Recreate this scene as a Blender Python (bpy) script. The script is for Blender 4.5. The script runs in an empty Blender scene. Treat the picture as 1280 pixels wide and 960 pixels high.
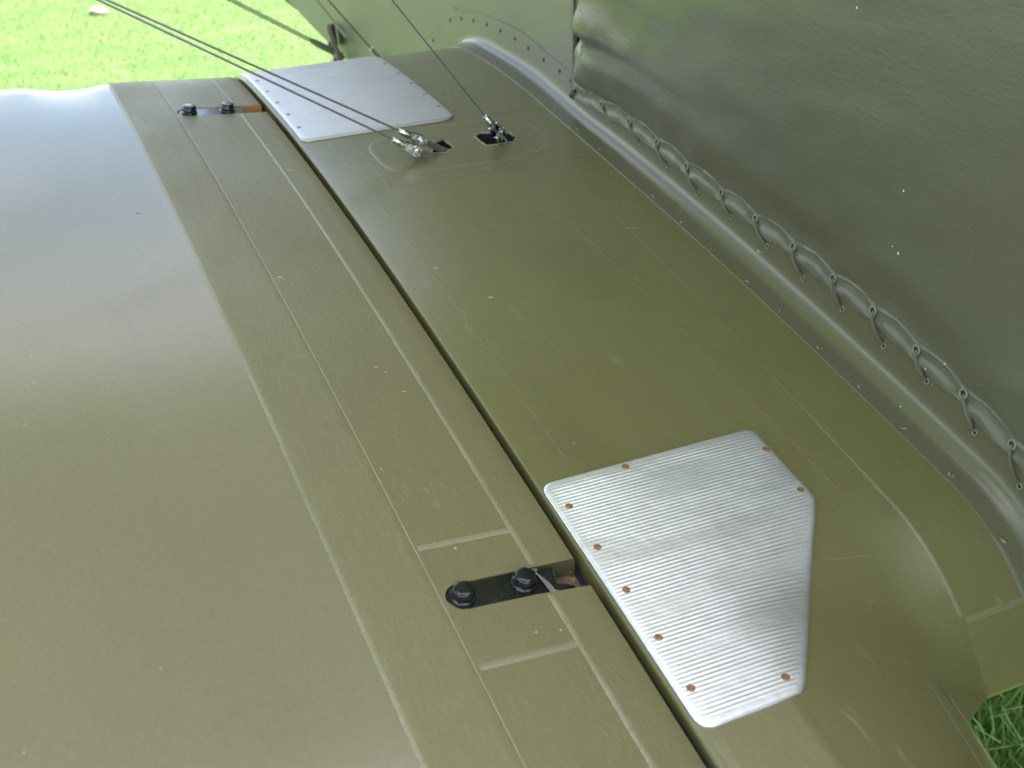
import bpy, bmesh, math, random
from mathutils import Vector, Matrix, noise
R_ = math.radians
random.seed(7)
scene = bpy.context.scene
COL = scene.collection

# ------------------------------------------------------------------ camera
ZO = 0.95                      # height of the wing datum above the lawn
cd = bpy.data.cameras.new('camera')
cam = bpy.data.objects.new('camera', cd)
COL.objects.link(cam)
RT = Vector((0.91574, -0.40141, -0.01685))
UP = Vector((0.21527, 0.45483, 0.86417))
FW = Vector((0.33922, 0.79498, -0.50292))
m3 = Matrix((RT, UP, -FW)).transposed()
cam.matrix_world = Matrix.Translation((-0.32899, -2.04866, 0.58947 + ZO)) @ m3.to_4x4()
cd.sensor_width = 36
cd.lens = 44.226
cd.clip_start = 0.02
cd.clip_end = 500
cd.dof.use_dof = True
cd.dof.focus_distance = 1.05
cd.dof.aperture_fstop = 12
scene.camera = cam

# ------------------------------------------------------------------ sky, sun, exposure
CLX, CLY = 4.4, 6.0            # drift of the cloud pattern
SUN_EL, SUN_AZ = 50, 52        # azimuth clockwise from +Y (ahead of the aircraft)
w = bpy.data.worlds.new('World')
scene.world = w
w.use_nodes = True
nt = w.node_tree
bg = nt.nodes['Background']
sky = nt.nodes.new('ShaderNodeTexSky')
sky.sky_type = 'NISHITA'
sky.sun_disc = False
sky.sun_elevation = R_(SUN_EL)
sky.sun_rotation = R_(SUN_AZ)
sky.air_density = 1.0
sky.dust_density = 0.7
# broken white cloud over the blue
wtc = nt.nodes.new('ShaderNodeTexCoord')
wmp = nt.nodes.new('ShaderNodeMapping')
wmp.inputs['Scale'].default_value = (1, 1, 2.2)
wno = nt.nodes.new('ShaderNodeTexNoise')
wno.inputs['Scale'].default_value = 1.6
wno.inputs['Detail'].default_value = 7
wno.inputs['Roughness'].default_value = .55
wrp = nt.nodes.new('ShaderNodeValToRGB')
wrp.color_ramp.elements[0].position = .44
wrp.color_ramp.elements[1].position = .66
wmp.inputs['Location'].default_value = (CLX, CLY, 0)
wmx = nt.nodes.new('ShaderNodeMix')
wmx.data_type = 'RGBA'
wmx.inputs[7].default_value = (9.5, 9.4, 9.2, 1)
nt.links.new(wtc.outputs['Generated'], wmp.inputs[0])
nt.links.new(wmp.outputs[0], wno.inputs[0])
nt.links.new(wno.outputs[0], wrp.inputs[0])
nt.links.new(wrp.outputs[0], wmx.inputs[0])
nt.links.new(sky.outputs[0], wmx.inputs[6])
nt.links.new(wmx.outputs[2], bg.inputs[0])
bg.inputs[1].default_value = 0.13
sl = bpy.data.lights.new('sun', 'SUN')
sl.energy = 4.0
sl.angle = R_(0.5)
sl.color = (1, 0.95, 0.86)
so = bpy.data.objects.new('sun', sl)
COL.objects.link(so)
sd = Vector((math.sin(R_(SUN_AZ)) * math.cos(R_(SUN_EL)), math.cos(R_(SUN_AZ)) * math.cos(R_(SUN_EL)), math.sin(R_(SUN_EL))))
so.rotation_euler = (-sd).to_track_quat('-Z', 'Y').to_euler()
so.location = sd * 20
vs = scene.view_settings
vs.view_transform = 'Standard'
vs.look = 'None'
vs.exposure = 1.85
vs.gamma = 1
scene.cycles.use_denoising = True
scene.cycles.max_bounces = 8

# ------------------------------------------------------------------ materials
MATS = {}

def nodes(name):
    m = bpy.data.materials.new(name)
    m.use_nodes = True
    t = m.node_tree
    return m, t, t.nodes['Principled BSDF'], t.nodes, t.links

def tex(t, kind, scale, sc=(1, 1, 1), coord='Object', **kw):
    tc = t.nodes.new('ShaderNodeTexCoord')
    mp = t.nodes.new('ShaderNodeMapping')
    mp.inputs['Scale'].default_value = sc
    n = t.nodes.new(kind)
    n.inputs['Scale'].default_value = scale
    for k, v in kw.items():
        n.inputs[k].default_value = v
    t.links.new(tc.outputs[coord], mp.inputs[0])
    t.links.new(mp.outputs[0], n.inputs[0])
    return n

def ramp(t, src, stops):
    r = t.nodes.new('ShaderNodeValToRGB')
    e = r.color_ramp.elements
    while len(e) < len(stops):
        e.new(0.5)
    for i, (p, c) in enumerate(stops):
        e[i].position = p
        e[i].color = (*c, 1) if len(c) == 3 else c
    t.links.new(src, r.inputs[0])
    return r

def mixc(t, fac, a, b):
    n = t.nodes.new('ShaderNodeMix')
    n.data_type = 'RGBA'
    for i, v in ((0, fac), (6, a), (7, b)):
        if isinstance(v, (int, float)):
            n.inputs[i].default_value = v
        elif isinstance(v, tuple):
            n.inputs[i].default_value = (*v, 1)
        else:
            t.links.new(v, n.inputs[i])
    return n.outputs[2]

def bump(t, src, strength, dist, prev=None):
    b = t.nodes.new('ShaderNodeBump')
    b.inputs['Strength'].default_value = strength
    b.inputs['Distance'].default_value = dist
    t.links.new(src, b.inputs['Height'])
    if prev is not None:
        t.links.new(prev, b.inputs['Normal'])
    return b.outputs[0]

def olive(name, c1, c2, rough=0.3, weave=0.15, streak=0.0, speck=0.0, wrinkle=0.0, fray=None, spec=0.5, wave=0.0, scuff=0.0):
    m, t, p, N, L = nodes(name)
    big = tex(t, 'ShaderNodeTexNoise', 4, (1, .6, 1), Detail=3, Roughness=.5)
    f = ramp(t, big.outputs[0], [(0.25, (0, 0, 0)), (0.78, (1, 1, 1))])
    col = mixc(t, f.outputs[0], c1, c2)
    fine = tex(t, 'ShaderNodeTexNoise', 420, (1, .35, 1), Detail=2)
    ff = ramp(t, fine.outputs[0], [(.3, (.95, .95, .95)), (.7, (1.05, 1.05, 1.05))])
    mul = N.new('ShaderNodeMix')
    mul.data_type = 'RGBA'
    mul.blend_type = 'MULTIPLY'
    mul.inputs[0].default_value = .8
    L.new(col, mul.inputs[6])
    L.new(ff.outputs[0], mul.inputs[7])
    col = mul.outputs[2]
    if streak:
        st = tex(t, 'ShaderNodeTexNoise', 480, (1, .006, 1), Detail=2)
        fs = ramp(t, st.outputs[0], [(.45, (0, 0, 0)), (.75, (streak,) * 3)])
        col = mixc(t, fs.outputs[0], col, (c1[0] * 1.9, c1[1] * 1.9, c1[2] * 2.1))
    if fray:
        fr = tex(t, 'ShaderNodeTexNoise', fray[0], fray[1], Detail=2, Roughness=.7)
        fs = ramp(t, fr.outputs[0], [(.38, (0, 0, 0)), (.64, (.85, .85, .85))])
        pm = tex(t, 'ShaderNodeTexNoise', 14, Detail=3)
        ps = ramp(t, pm.outputs[0], [(.34, (.25, .25, .25)), (.62, (1, 1, 1))])
        mm = N.new('ShaderNodeMath')
        mm.operation = 'MULTIPLY'
        L.new(fs.outputs[0], mm.inputs[0])
        L.new(ps.outputs[0], mm.inputs[1])
        col = mixc(t, mm.outputs[0], col, fray[2])
    if scuff:
        g1 = tex(t, 'ShaderNodeTexNoise', 9, (1, .45, 1), Detail=5, Roughness=.7)
        gs = ramp(t, g1.outputs[0], [(.52, (0, 0, 0)), (.80, (scuff * .75,) * 3)])
        col = mixc(t, gs.outputs[0], col, (c1[0] * .55, c1[1] * .52, c1[2] * .6))
        g2 = tex(t, 'ShaderNodeTexNoise', 70, (1, .22, 1), Detail=4, Roughness=.75, Distortion=.8)
        g3 = tex(t, 'ShaderNodeTexNoise', 6, Detail=2)
        a2 = ramp(t, g2.outputs[0], [(.60, (0, 0, 0)), (.74, (1, 1, 1))])
        a3 = ramp(t, g3.outputs[0], [(.48, (0, 0, 0)), (.68, (scuff,) * 3)])
        m2 = N.new('ShaderNodeMath')
        m2.operation = 'MULTIPLY'
        L.new(a2.outputs[0], m2.inputs[0])
        L.new(a3.outputs[0], m2.inputs[1])
        col = mixc(t, m2.outputs[0], col, (.34, .33, .24))
    if speck:
        v = tex(t, 'ShaderNodeTexVoronoi', 38, (1, 1, 1))
        fs = ramp(t, v.outputs['Distance'], [(0.0, (1, 1, 1)), (.035, (1, 1, 1)), (.05, (0, 0, 0))])
        k = tex(t, 'ShaderNodeTexNoise', 7, Detail=3)
        ks = ramp(t, k.outputs[0], [(.48, (0, 0, 0)), (.60, (speck,) * 3)])
        mu = N.new('ShaderNodeMath')
        mu.operation = 'MULTIPLY'
        L.new(fs.outputs[0], mu.inputs[0])
        L.new(ks.outputs[0], mu.inputs[1])
        col = mixc(t, mu.outputs[0], col, (.55, .55, .5))
    L.new(col, p.inputs['Base Color'])
    rn = tex(t, 'ShaderNodeTexNoise', 14, (1, .5, 1), Detail=3)
    rr = N.new('ShaderNodeMapRange')
    rr.inputs['To Min'].default_value = rough * .75
    rr.inputs['To Max'].default_value = rough * 1.25
    L.new(rn.outputs[0], rr.inputs[0])
    L.new(rr.outputs[0], p.inputs['Roughness'])
    p.inputs['Specular IOR Level'].default_value = spec
    wv = tex(t, 'ShaderNodeTexNoise', 700, (1, .5, 1), Detail=1)
    nb = bump(t, wv.outputs[0], weave, .0006)
    if streak:
        s2 = tex(t, 'ShaderNodeTexNoise', 520, (1, .006, 1), Detail=2)
        nb = bump(t, s2.outputs[0], .35, .0006, nb)
    if wave:
        wn = tex(t, 'ShaderNodeTexNoise', 6, (1, .5, 1), Detail=0)
        nb = bump(t, wn.outputs[0], wave, .02, nb)
    if wrinkle:
        w1 = tex(t, 'ShaderNodeTexNoise', 22, (1, .5, 2.2), Detail=0)
        nb = bump(t, w1.outputs[0], wrinkle, .012, nb)
        w2 = tex(t, 'ShaderNodeTexNoise', 110, (1, .5, 2.4), Detail=1)
        nb = bump(t, w2.outputs[0], .16, .0011, nb)
    L.new(nb, p.inputs['Normal'])
    MATS[name] = m
    return m

OL1, OL2 = (.190, .168, .094), (.208, .184, .104)
M_WING = olive('doped_wing_fabric', OL1, OL2, .19, .03, speck=.3, wave=.012, scuff=.12)
M_INNER = olive('doped_inner_bay', (.150, .133, .055), (.168, .149, .064), .44, .08, speck=.35, spec=.34, scuff=.38, streak=.10)
M_TAPE = olive('doped_linen_tape', (.162, .144, .063), (.180, .160, .073), .48, .2, streak=.16, spec=.34, scuff=.3)
M_FRAY = olive('frayed_tape_edge', (.190, .174, .088), (.208, .190, .098), .4, .3, fray=(1100, (.16, 1, 1), (.30, .28, .168)))
M_FRAYX = olive('frayed_cross_edge', (.190, .174, .088), (.208, .190, .098), .4, .3, fray=(1100, (1, .16, 1), (.275, .256, .15)))
M_FRAYR = olive('frayed_root_edge', (.150, .138, .058), (.168, .154, .068), .36, .2, fray=(1100, (.16, 1, 1), (.215, .20, .105)))
M_FRAYRX = olive('frayed_root_cross_edge', (.150, .138, .058), (.168, .154, .068), .36, .2, fray=(1100, (1, .16, 1), (.215, .20, .105)))
M_ROOT = olive('doped_root_skin', (.135, .125, .045), (.153, .141, .053), .27, .05, speck=.3, spec=.46, scuff=.42)
M_PATCH = olive('doped_patch', (.148, .136, .055), (.164, .150, .063), .30, .14)
M_FILLET = olive('painted_fillet_metal', (.104, .101, .052), (.118, .114, .062), .25, .05, speck=.5)
M_PLY = olive('painted_side_panel', (.165, .155, .112), (.185, .174, .128), .42, .2, speck=.5, wrinkle=.0)
M_CANVAS = olive('doped_canvas', (.088, .086, .052), (.104, .101, .063), .29, .16, speck=1.0, wrinkle=.05)
M_FLAP = olive('canvas_hem', (.098, .096, .060), (.116, .113, .073), .42, .3, speck=.6)
M_CORD = olive('lacing_cord', (.085, .08, .045), (.11, .10, .058), .5, .6)
M_EYE = olive('painted_eyelet', (.14, .138, .085), (.19, .185, .12), .35, .2)

def simple(name, col, rough, metal=0.0, n=None, b=None, spec=.5):
    m, t, p, N, L = nodes(name)
    p.inputs['Base Color'].default_value = (*col, 1)
    p.inputs['Roughness'].default_value = rough
    p.inputs['Metallic'].default_value = metal
    p.inputs['Specular IOR Level'].default_value = spec
    if n:
        x = tex(t, 'ShaderNodeTexNoise', n[0], n[3] if len(n) > 3 else (1, 1, 1), Detail=5, Roughness=.65)
        r = ramp(t, x.outputs[0], [(n[1], col), (n[2], n[4])])
        L.new(r.outputs[0], p.inputs['Base Color'])
    if b:
        x = tex(t, 'ShaderNodeTexNoise', b[0], Detail=4)
        L.new(bump(t, x.outputs[0], b[1], b[2]), p.inputs['Normal'])
    return m

def aluminium(name, k):
    m, t, p, N, L = nodes(name)
    p.inputs['Metallic'].default_value = 1
    a = tex(t, 'ShaderNodeTexNoise', 40, (.5, 1, 1), Detail=8, Roughness=.75)
    b = tex(t, 'ShaderNodeTexNoise', 160, (.25, 1, 1), Detail=5, Roughness=.7)
    c = mixc(t, ramp(t, a.outputs[0], [(.35, (0, 0, 0)), (.7, (1, 1, 1))]).outputs[0], (.72 * k, .72 * k, .72 * k), (.82 * k, .82 * k, .82 * k))
    c = mixc(t, ramp(t, b.outputs[0], [(.40, (.0, .0, .0)), (.72, (.45, .45, .45))]).outputs[0], c, (.92 * k, .92 * k, .92 * k))
    L.new(c, p.inputs['Base Color'])
    mr = N.new('ShaderNodeMapRange')
    mr.inputs['To Min'].default_value = .36
    mr.inputs['To Max'].default_value = .50
    L.new(a.outputs[0], mr.inputs[0])
    L.new(mr.outputs[0], p.inputs['Roughness'])
    s = tex(t, 'ShaderNodeTexNoise', 90, (1, 1, 1), Detail=6)
    L.new(bump(t, s.outputs[0], .25, .0012), p.inputs['Normal'])
    return m

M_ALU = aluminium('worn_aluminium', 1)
M_ALU2 = aluminium('dim_reflection_aluminium', .62)  # darker copy: the far plate's dimmer sky reflection put into its base colour
M_STEEL = simple('bright_steel', (.74, .74, .72), .14, 1.0, (260, .40, .62, (1, 1, 1), (.22, .22, .20)), (240, .5, .0012))
M_WIRE = simple('bracing_cable_steel', (.24, .24, .23), .32, .75)
M_PALEWIRE = simple('pale_streamline_wire', (.42, .42, .38), .4, .3)
M_BLACK = simple('black_enamel', (.009, .009, .010), .10, 0, (60, .5, .8, (1, 1, 1), (.03, .03, .03)), (120, .12, .001))
M_BRASS = simple('worn_brass_screw', (.42, .24, .11), .45, .55, (700, .4, .62, (1, 1, 1), (.20, .12, .06)))
M_PSCREW = simple('painted_screw', (.10, .092, .045), .35, 0, (300, .44, .60, (1, 1, 1), (.29, .20, .11)))
M_PRIVET = simple('dark_painted_rivet', (.055, .052, .026), .4)
M_POCKET = simple('chipped_slot_paint', (.085, .08, .036), .45, 0, (75, .56, .62, (1, 1, 1), (.42, .20, .07)), (200, .4, .001))
M_WOOD = simple('bare_spruce', (.48, .25, .085), .5, 0, (60, .35, .7, (.2, 1, 1), (.36, .16, .05)))
M_DARK = simple('wing_interior', (.012, .011, .009), .8)
M_TORN = simple('torn_fabric_edge', (.33, .30, .20), .8, 0, (200, .4, .7, (1, 1, 1), (.12, .10, .06)))
M_FLAPG = simple('loose_grey_tape', (.17, .17, .13), .5, 0, (250, .4, .7, (1, .2, 1), (.26, .26, .21)))
M_FITTING = simple('grey_brown_fitting', (.17, .145, .11), .45, .2, (60, .4, .7, (1, 1, 1), (.10, .085, .06)))
M_LINEN = simple('clear_doped_linen', (.74, .69, .54), .45)
M_FLECK = simple('pale_fleck', (.40, .39, .32), .7)
M_BODY = simple('fuselage_interior', (.04, .035, .025), .8)
M_STONE = simple('pale_pinkish_stone', (.50, .38, .32), .8)

# ------------------------------------------------------------------ helpers
ROOT = bpy.data.objects.new('biplane', None)
COL.objects.link(ROOT)
ROOT['label'] = 'olive drab biplane with wing root, tread plates and laced canvas fuselage side'
ROOT['category'] = 'biplane'

def V(x, s, z):
    return (x, -s, z + ZO)

def obj(name, me, parent=ROOT, label=None):
    o = bpy.data.objects.new(name, me)
    COL.objects.link(o)
    o.parent = parent
    if label:
        o['label'] = label
    return o

def mesh(name, verts, faces, mat, parent=ROOT, label=None, smooth=True, sharp=40, idx=None):
    me = bpy.data.meshes.new(name)
    me.from_pydata([Vector(v) for v in verts], [], faces)
    bm = bmesh.new()
    bm.from_mesh(me)
    bmesh.ops.recalc_face_normals(bm, faces=bm.faces)
    for f in bm.faces:
        f.smooth = smooth
    if smooth:
        for e in bm.edges:
            if len(e.link_faces) == 2 and e.calc_face_angle(0) > R_(sharp):
                e.smooth = False
    bm.to_mesh(me)
    bm.free()
    for m in (mat if isinstance(mat, (list, tuple)) else [mat]):
        me.materials.append(m)
    if name is None:
        return me
    return obj(name, me, parent, label)

def grid_faces(nu, nv, cu=False):
    F = []
    for i in range(nu if cu else nu - 1):
        for j in range(nv - 1):
            a = i * nv + j
            b = ((i + 1) % nu) * nv + j
            F.append((a, b, b + 1, a + 1))
    return F

def interp(x, pts):
    if x <= pts[0][0]:
        return pts[0][1]
    for (a, b), (c, d) in zip(pts, pts[1:]):
        if x <= c:
            t = (x - a) / (c - a)
            return b + (d - b) * t
    return pts[-1][1]

def sstep(a, b, x):
    t = min(1, max(0, (x - a) / (b - a)))
    return t * t * (3 - 2 * t)

def tube(name, pts, r, mat, parent, n=8, label=None, rad=None):
    pts = [Vector(p) for p in pts]
    Vv, F = [], []
    for i, p in enumerate(pts):
        d = (pts[min(i + 1, len(pts) - 1)] - pts[max(i - 1, 0)]).normalized()
        a = d.orthogonal().normalized() if i == 0 else (a - d * a.dot(d)).normalized()
        b = d.cross(a)
        rr = rad[i] if rad else r
        for k in range(n):
            th = 2 * math.pi * k / n
            Vv.append(p + (a * math.cos(th) + b * math.sin(th)) * rr)
    for i in range(len(pts) - 1):
        for k in range(n):
            F.append((i * n + k, i * n + (k + 1) % n, (i + 1) * n + (k + 1) % n, (i + 1) * n + k))
    F.append(tuple(range(n)))
    F.append(tuple((len(pts) - 1) * n + k for k in range(n)))
    return mesh(name, Vv, F, mat, parent, label)

def torus_me(name, R, r, mat, nu=14, nv=6):
    Vv = []
    for i in range(nu):
        a = 2 * math.pi * i / nu
        for j in range(nv):
            b = 2 * math.pi * j / nv
            Vv.append(((R + r * math.cos(b)) * math.cos(a), (R + r * math.cos(b)) * math.sin(a), r * math.sin(b)))
    F = []
    for i in range(nu):
        for j in range(nv):
            F.append((i * nv + j, ((i + 1) % nu) * nv + j, ((i + 1) % nu) * nv + (j + 1) % nv, i * nv + (j + 1) % nv))
    me = mesh(None, Vv, F, mat) if False else None
    me = bpy.data.meshes.new(name)
    me.from_pydata(Vv, [], F)
    for p in me.polygons:
        p.use_smooth = True
    me.materials.append(mat)
    return me

# ------------------------------------------------------------------ wing section (x out from the joint gap, s aft, z up)
TD = math.tan(0.08519)
def Zp(s):
    return 0.2463985 * math.sqrt(s) - 0.1203805 * s - 0.0661916 * s * s + 0.0082273 * s ** 3 - 1.6 * max(0, .38 - s) ** 2
def droop(s):
    t = max(0, s - 1.43)
    return 3.0 * t * t + 10 * t ** 3
def bez(p, q, r, u, t):
    a = (1 - t)
    return tuple(a ** 3 * p[i] + 3 * a * a * t * q[i] + 3 * a * t * t * r[i] + t ** 3 * u[i] for i in (0, 1))
SN, ZN = .30, Zp(.30)
def nose(t):       # t 0..1 top of nose to LE tip, 1..2 under
    if t <= 1:
        return bez((SN, ZN), (.277, ZN - .0075), (.258, ZN - .02), (.258, ZN - .038), t)
    return bez((.258, ZN - .038), (.258, ZN - .056), (.29, .016), (.36, .013), t - 1)
def sag(x, s):
    if x >= -.17:
        return 0
    u = (-.17 - x)
    k = u / .105 if u < .105 else ((u - .105) % .21) / .21
    g = 1 if u < .105 else .45
    a = math.sin(math.pi * k)
    return -(.0050 * math.exp(-((s - .30) / .10) ** 2) + .0008) * g * a * (min(1, u / .02))
def add(x, s):
    z = 0.0
    if x < 0:
        z += -x * TD + sag(x, s)
    else:
        se = s if s < 1.558 else 1.558 + .3 * (s - 1.558)
        z -= min(1, max(0, (x - .06) / .1955)) ** 2.6 * droop(se)
        b = sstep(.07, .226, x) * (1 if x < .212 else max(0, 1 - ((x - .212) / .0435) ** 1.6))
        z -= .016 * math.exp(-((s - 1.498) / .045) ** 2) * b
    return z
def surf(x, s):
    return Zp(s) + add(x, s)
def nrm(x, s):
    e = .002
    return Vector((-(surf(x + e, s) - surf(x - e, s)) / (2 * e), (surf(x, s + e) - surf(x, s - e)) / (2 * e), 1)).normalized()
def low(s, te):
    t = (s - .36) / (te - .36)
    return interp(t, [(0, .013), (.25, .022), (.5, .020), (.8, -.006), (1, 0)]) if t < .8 else None
def section(x, te):
    P = []
    n = 92
    for i in range(n):
        s = te + (1.545 - te) * i / 12 if i < 12 else 1.545 + (SN - 1.545) * (i - 12) / (n - 12)
        P.append((s, surf(x, s)))
    for i in range(13):
        s, z = nose(i / 12)
        P.append((s, z + add(x, s)))
    for i in range(1, 9):
        s, z = nose(1 + i / 8)
        P.append((s, z + add(x, s)))
    zt = Zp(te) - .003
    zm = .024
    for i in range(1, 21):
        t = i / 20
        s = .36 + (te - .36) * t
        zl = (.013 * (1 - t) + zt * t) + .020 * math.sin(math.pi * t) - .006 * math.sin(2 * math.pi * t) * 0
        zl = min(zl, Zp(s) - .003)
        P.append((s, zl + add(x, s)))
    return P

def loft(stations, te_of, drop=None):
    Vv = []
    secs = []
    for x in stations:
        sc_ = section(x, te_of(x))
        if drop and x in drop:
            d = drop[x]
            # shrink towards mid line for a rounded end edge
            q = []
            for i, (s, z) in enumerate(sc_):
                q.append((s, z - d if i < 100 else z))
            sc_ = q
        secs.append(sc_)
        Vv += [V(x, s, z) for s, z in sc_]
    n = len(secs[0])
    F = []
    for i in range(len(stations) - 1):
        for j in range(n):
            F.append((i * n + j, i * n + (j + 1) % n, (i + 1) * n + (j + 1) % n, (i + 1) * n + j))
    F.append(tuple(range(n)))
    F.append(tuple((len(stations) - 1) * n + j for j in range(n)))
    return Vv, F

def prism(poly, depth, top=.05):
    """solid cutter below an (x,s) outline; depth is a function of x"""
    n = len(poly)
    Vv = [V(x, s, surf(x, s) + top) for x, s in poly] + [V(x, s, surf(x, s) - depth(x)) for x, s in poly]
    F = [tuple(range(n)), tuple(range(n, 2 * n))]
    F += [(i, (i + 1) % n, n + (i + 1) % n, n + i) for i in range(n)]
    return Vv, F

def cut(o, cutters):
    """boolean the cutters out of o, then drop them"""
    made = []
    for (Vv, F, mi) in cutters:
        c = mesh('cutter', Vv, F, list(o.data.materials), None, smooth=False)
        for p in c.data.polygons:
            p.material_index = mi
        made.append(c)
        md = o.modifiers.new('b', 'BOOLEAN')
        md.operation = 'DIFFERENCE'
        md.solver = 'EXACT'
        md.object = c
        md.material_mode = 'INDEX'
    bpy.context.view_layer.update()
    dg = bpy.context.evaluated_depsgraph_get()
    me = bpy.data.meshes.new_from_object(o.evaluated_get(dg))
    o.modifiers.clear()
    o.data = me
    for c in made:
        bpy.data.objects.remove(c)
    bm = bmesh.new()
    bm.from_mesh(me)
    for e in bm.edges:
        e.smooth = not (len(e.link_faces) == 2 and e.calc_face_angle(0) > R_(35))
    bm.to_mesh(me)
    bm.free()

# ---- outer panel
st = [-2.6, -2.2, -1.8, -1.4, -1.1, -.9, -.75, -.65]
x = -.6
while x < -.165:
    st.append(round(x, 4))
    x += .008
st += [-.1705, -.169]
x = -.16
while x < -.008:
    st.append(round(x, 4))
    x += .008
st += [-.0050, -.0036, -.0029]
Vv, F = loft(st, lambda x: 1.67, {-.0029: .0018, -.0036: .0005})
OUT = mesh('outer_wing_panel', Vv, F, [M_WING, M_POCKET, M_WOOD, M_INNER], label='olive doped outer wing panel left of the joint gap')
for p in OUT.data.polygons:
    if p.center.x > -.1695:
        p.material_index = 3
def slot_poly(sc, r, s1):
    P = []
    for i in range(9):
        a = math.pi / 2 + math.pi * i / 8
        P.append((-.0955 + r * math.cos(a), sc - r * math.sin(a)))
    # a runs from the near side of the round end (smaller s) to the far side
    P += [(-.045, sc + r + .0005), (-.0205, sc + r + s1 * .6), (.003, sc + r + s1), (.003, sc - r), (-.0205, sc - r), (-.045, sc - r)]
    return P
DEP = lambda x: interp(x, [(-.11, .004), (-.045, .0046), (-.0205, .014), (.003, .017)])
cut(OUT, [prism(slot_poly(1.4070, .0123, .0035), DEP) + (1,), prism(slot_poly(.5065, .0150, .002), DEP) + (2,)])

# ---- root panel
st = [.0032, .0037, .0048, .0070]
x = .012
while x < .332:
    if not (.1985 < x < .2035):
        st.append(round(x, 4))
    x += .004
st = sorted(st + [.2000, .2015, .2545, .2556])
Vv, F = loft(st, lambda x: 1.67 if x < .2007 else interp(x, [(.2015, 1.592), (.2555, 1.558)]), {.0032: .0030, .0037: .0012, .0048: .0002})
RTP = mesh('wing_root_panel', Vv, F, [M_ROOT, M_DARK], label='olive doped wing root panel between joint gap and fuselage')
def rag(poly, k, amp, seed):
    P = []
    rnd = random.Random(seed)
    for (a, b), (c, d) in zip(poly, poly[1:] + poly[:1]):
        for i in range(k):
            t = i / k
            P.append((a + (c - a) * t + rnd.uniform(-amp, amp), b + (d - b) * t + rnd.uniform(-amp, amp)))
    return P
HA = rag([(.137, .7345), (.1525, .7035), (.1635, .6985), (.1675, .726), (.1525, .7395)], 5, .0012, 3)
HB = rag([(.2005, .7060), (.2115, .6965), (.244, .7110), (.2480, .7245), (.2360, .7410), (.2035, .7385)], 5, .0010, 5)
cut(RTP, [prism(HA, lambda x: .07) + (1,), prism(HB, lambda x: .07) + (1,)])
for P in (HA, HB):
    pts = [V(x, s, surf(x, s) + .0002) for x, s in P]
    Vv, F = [], []
    n = len(P)
    cx = sum(p[0] for p in P) / n
    cs = sum(p[1] for p in P) / n
    rnd = random.Random(n)
    for (x, s) in P:
        d = Vector((x - cx, s - cs)).normalized()
        wv = rnd.uniform(.0006, .0026)
        for q, h in ((-.0012, -.0015), (-.0002, .0010), (wv, .0003)):
            xx, ss = x + d.x * q, s + d.y * q
            Vv.append(V(xx, ss, surf(xx, ss) + h))
    mesh('torn_fabric_edge', Vv, grid_faces(n, 3, True), M_TORN, RTP)

# dark web closing the joint from below
Vv = []
for i in range(30):
    s_ = .31 + (1.665 - .31) * i / 29
    for xx, dz in ((-.012, -.026), (.012, -.026), (.012, -.030), (-.012, -.030)):
        zt = max(Zp(s_) + dz, Zp(s_) - .6 * (1.69 - s_) * .08 - .004 + (dz + .026)) if s_ > 1.3 else Zp(s_) + dz
        Vv.append(V(xx, s_, zt))
F = [(i * 4 + k, i * 4 + (k + 1) % 4, (i + 1) * 4 + (k + 1) % 4, (i + 1) * 4 + k) for i in range(29) for k in range(4)]
F += [(0, 1, 2, 3), (116, 117, 118, 119)]
mesh('joint_web', Vv, F, M_DARK)

# ---- strips laid on the skin
def strip(name, a, b, width, h, mat, parent, wob=0.0, n=None, label=None, taper=0):
    """thin raised strip from (x,s) a to b"""
    a, b = Vector(a), Vector(b)
    L = (b - a).length
    n = n or max(4, int(L / .012))
    d = (b - a).normalized()
    q = Vector((-d.y, d.x))
    Vv = []
    for i in range(n + 1):
        p = a + (b - a) * (i / n)
        tk = min(1, .12 + (i / n) / taper) if taper else 1
        wl = tk * width / 2 * (1 + .5 * wob * random.uniform(-1, 1))
        wr = tk * width / 2 * (1 + .5 * wob * random.uniform(-1, 1))
        for o_, hh in ((-wl - h * .8, 0.00005), (-wl, h), (0, h * 1.06), (wr, h), (wr + h * .8, 0.00005)):
            c = p + q * o_
            Vv.append(V(c.x, c.y, surf(c.x, c.y) + hh))
    return mesh(name, Vv, grid_faces(n + 1, 5), mat, parent, label, sharp=80)

def band(name, x0, x1, s0, s1, h, mat, parent, nx=8, label=None):
    """thin raised rectangle in (x,s) with soft edges"""
    ns = max(4, int((s1 - s0) / .012))
    xs = [x0 - h * .8] + [x0 + (x1 - x0) * i / nx for i in range(nx + 1)] + [x1 + h * .8]
    ss = [s0 - h * .8] + [s0 + (s1 - s0) * i / ns for i in range(ns + 1)] + [s1 + h * .8]
    Vv = []
    for i, s in enumerate(ss):
        for j, xx in enumerate(xs):
            e = i in (0, len(ss) - 1) or j in (0, len(xs) - 1)
            Vv.append(V(xx, s, surf(xx, s) + (.00005 if e else h)))
    return mesh(name, Vv, grid_faces(len(ss), len(xs)), mat, parent, label, sharp=80)

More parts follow.
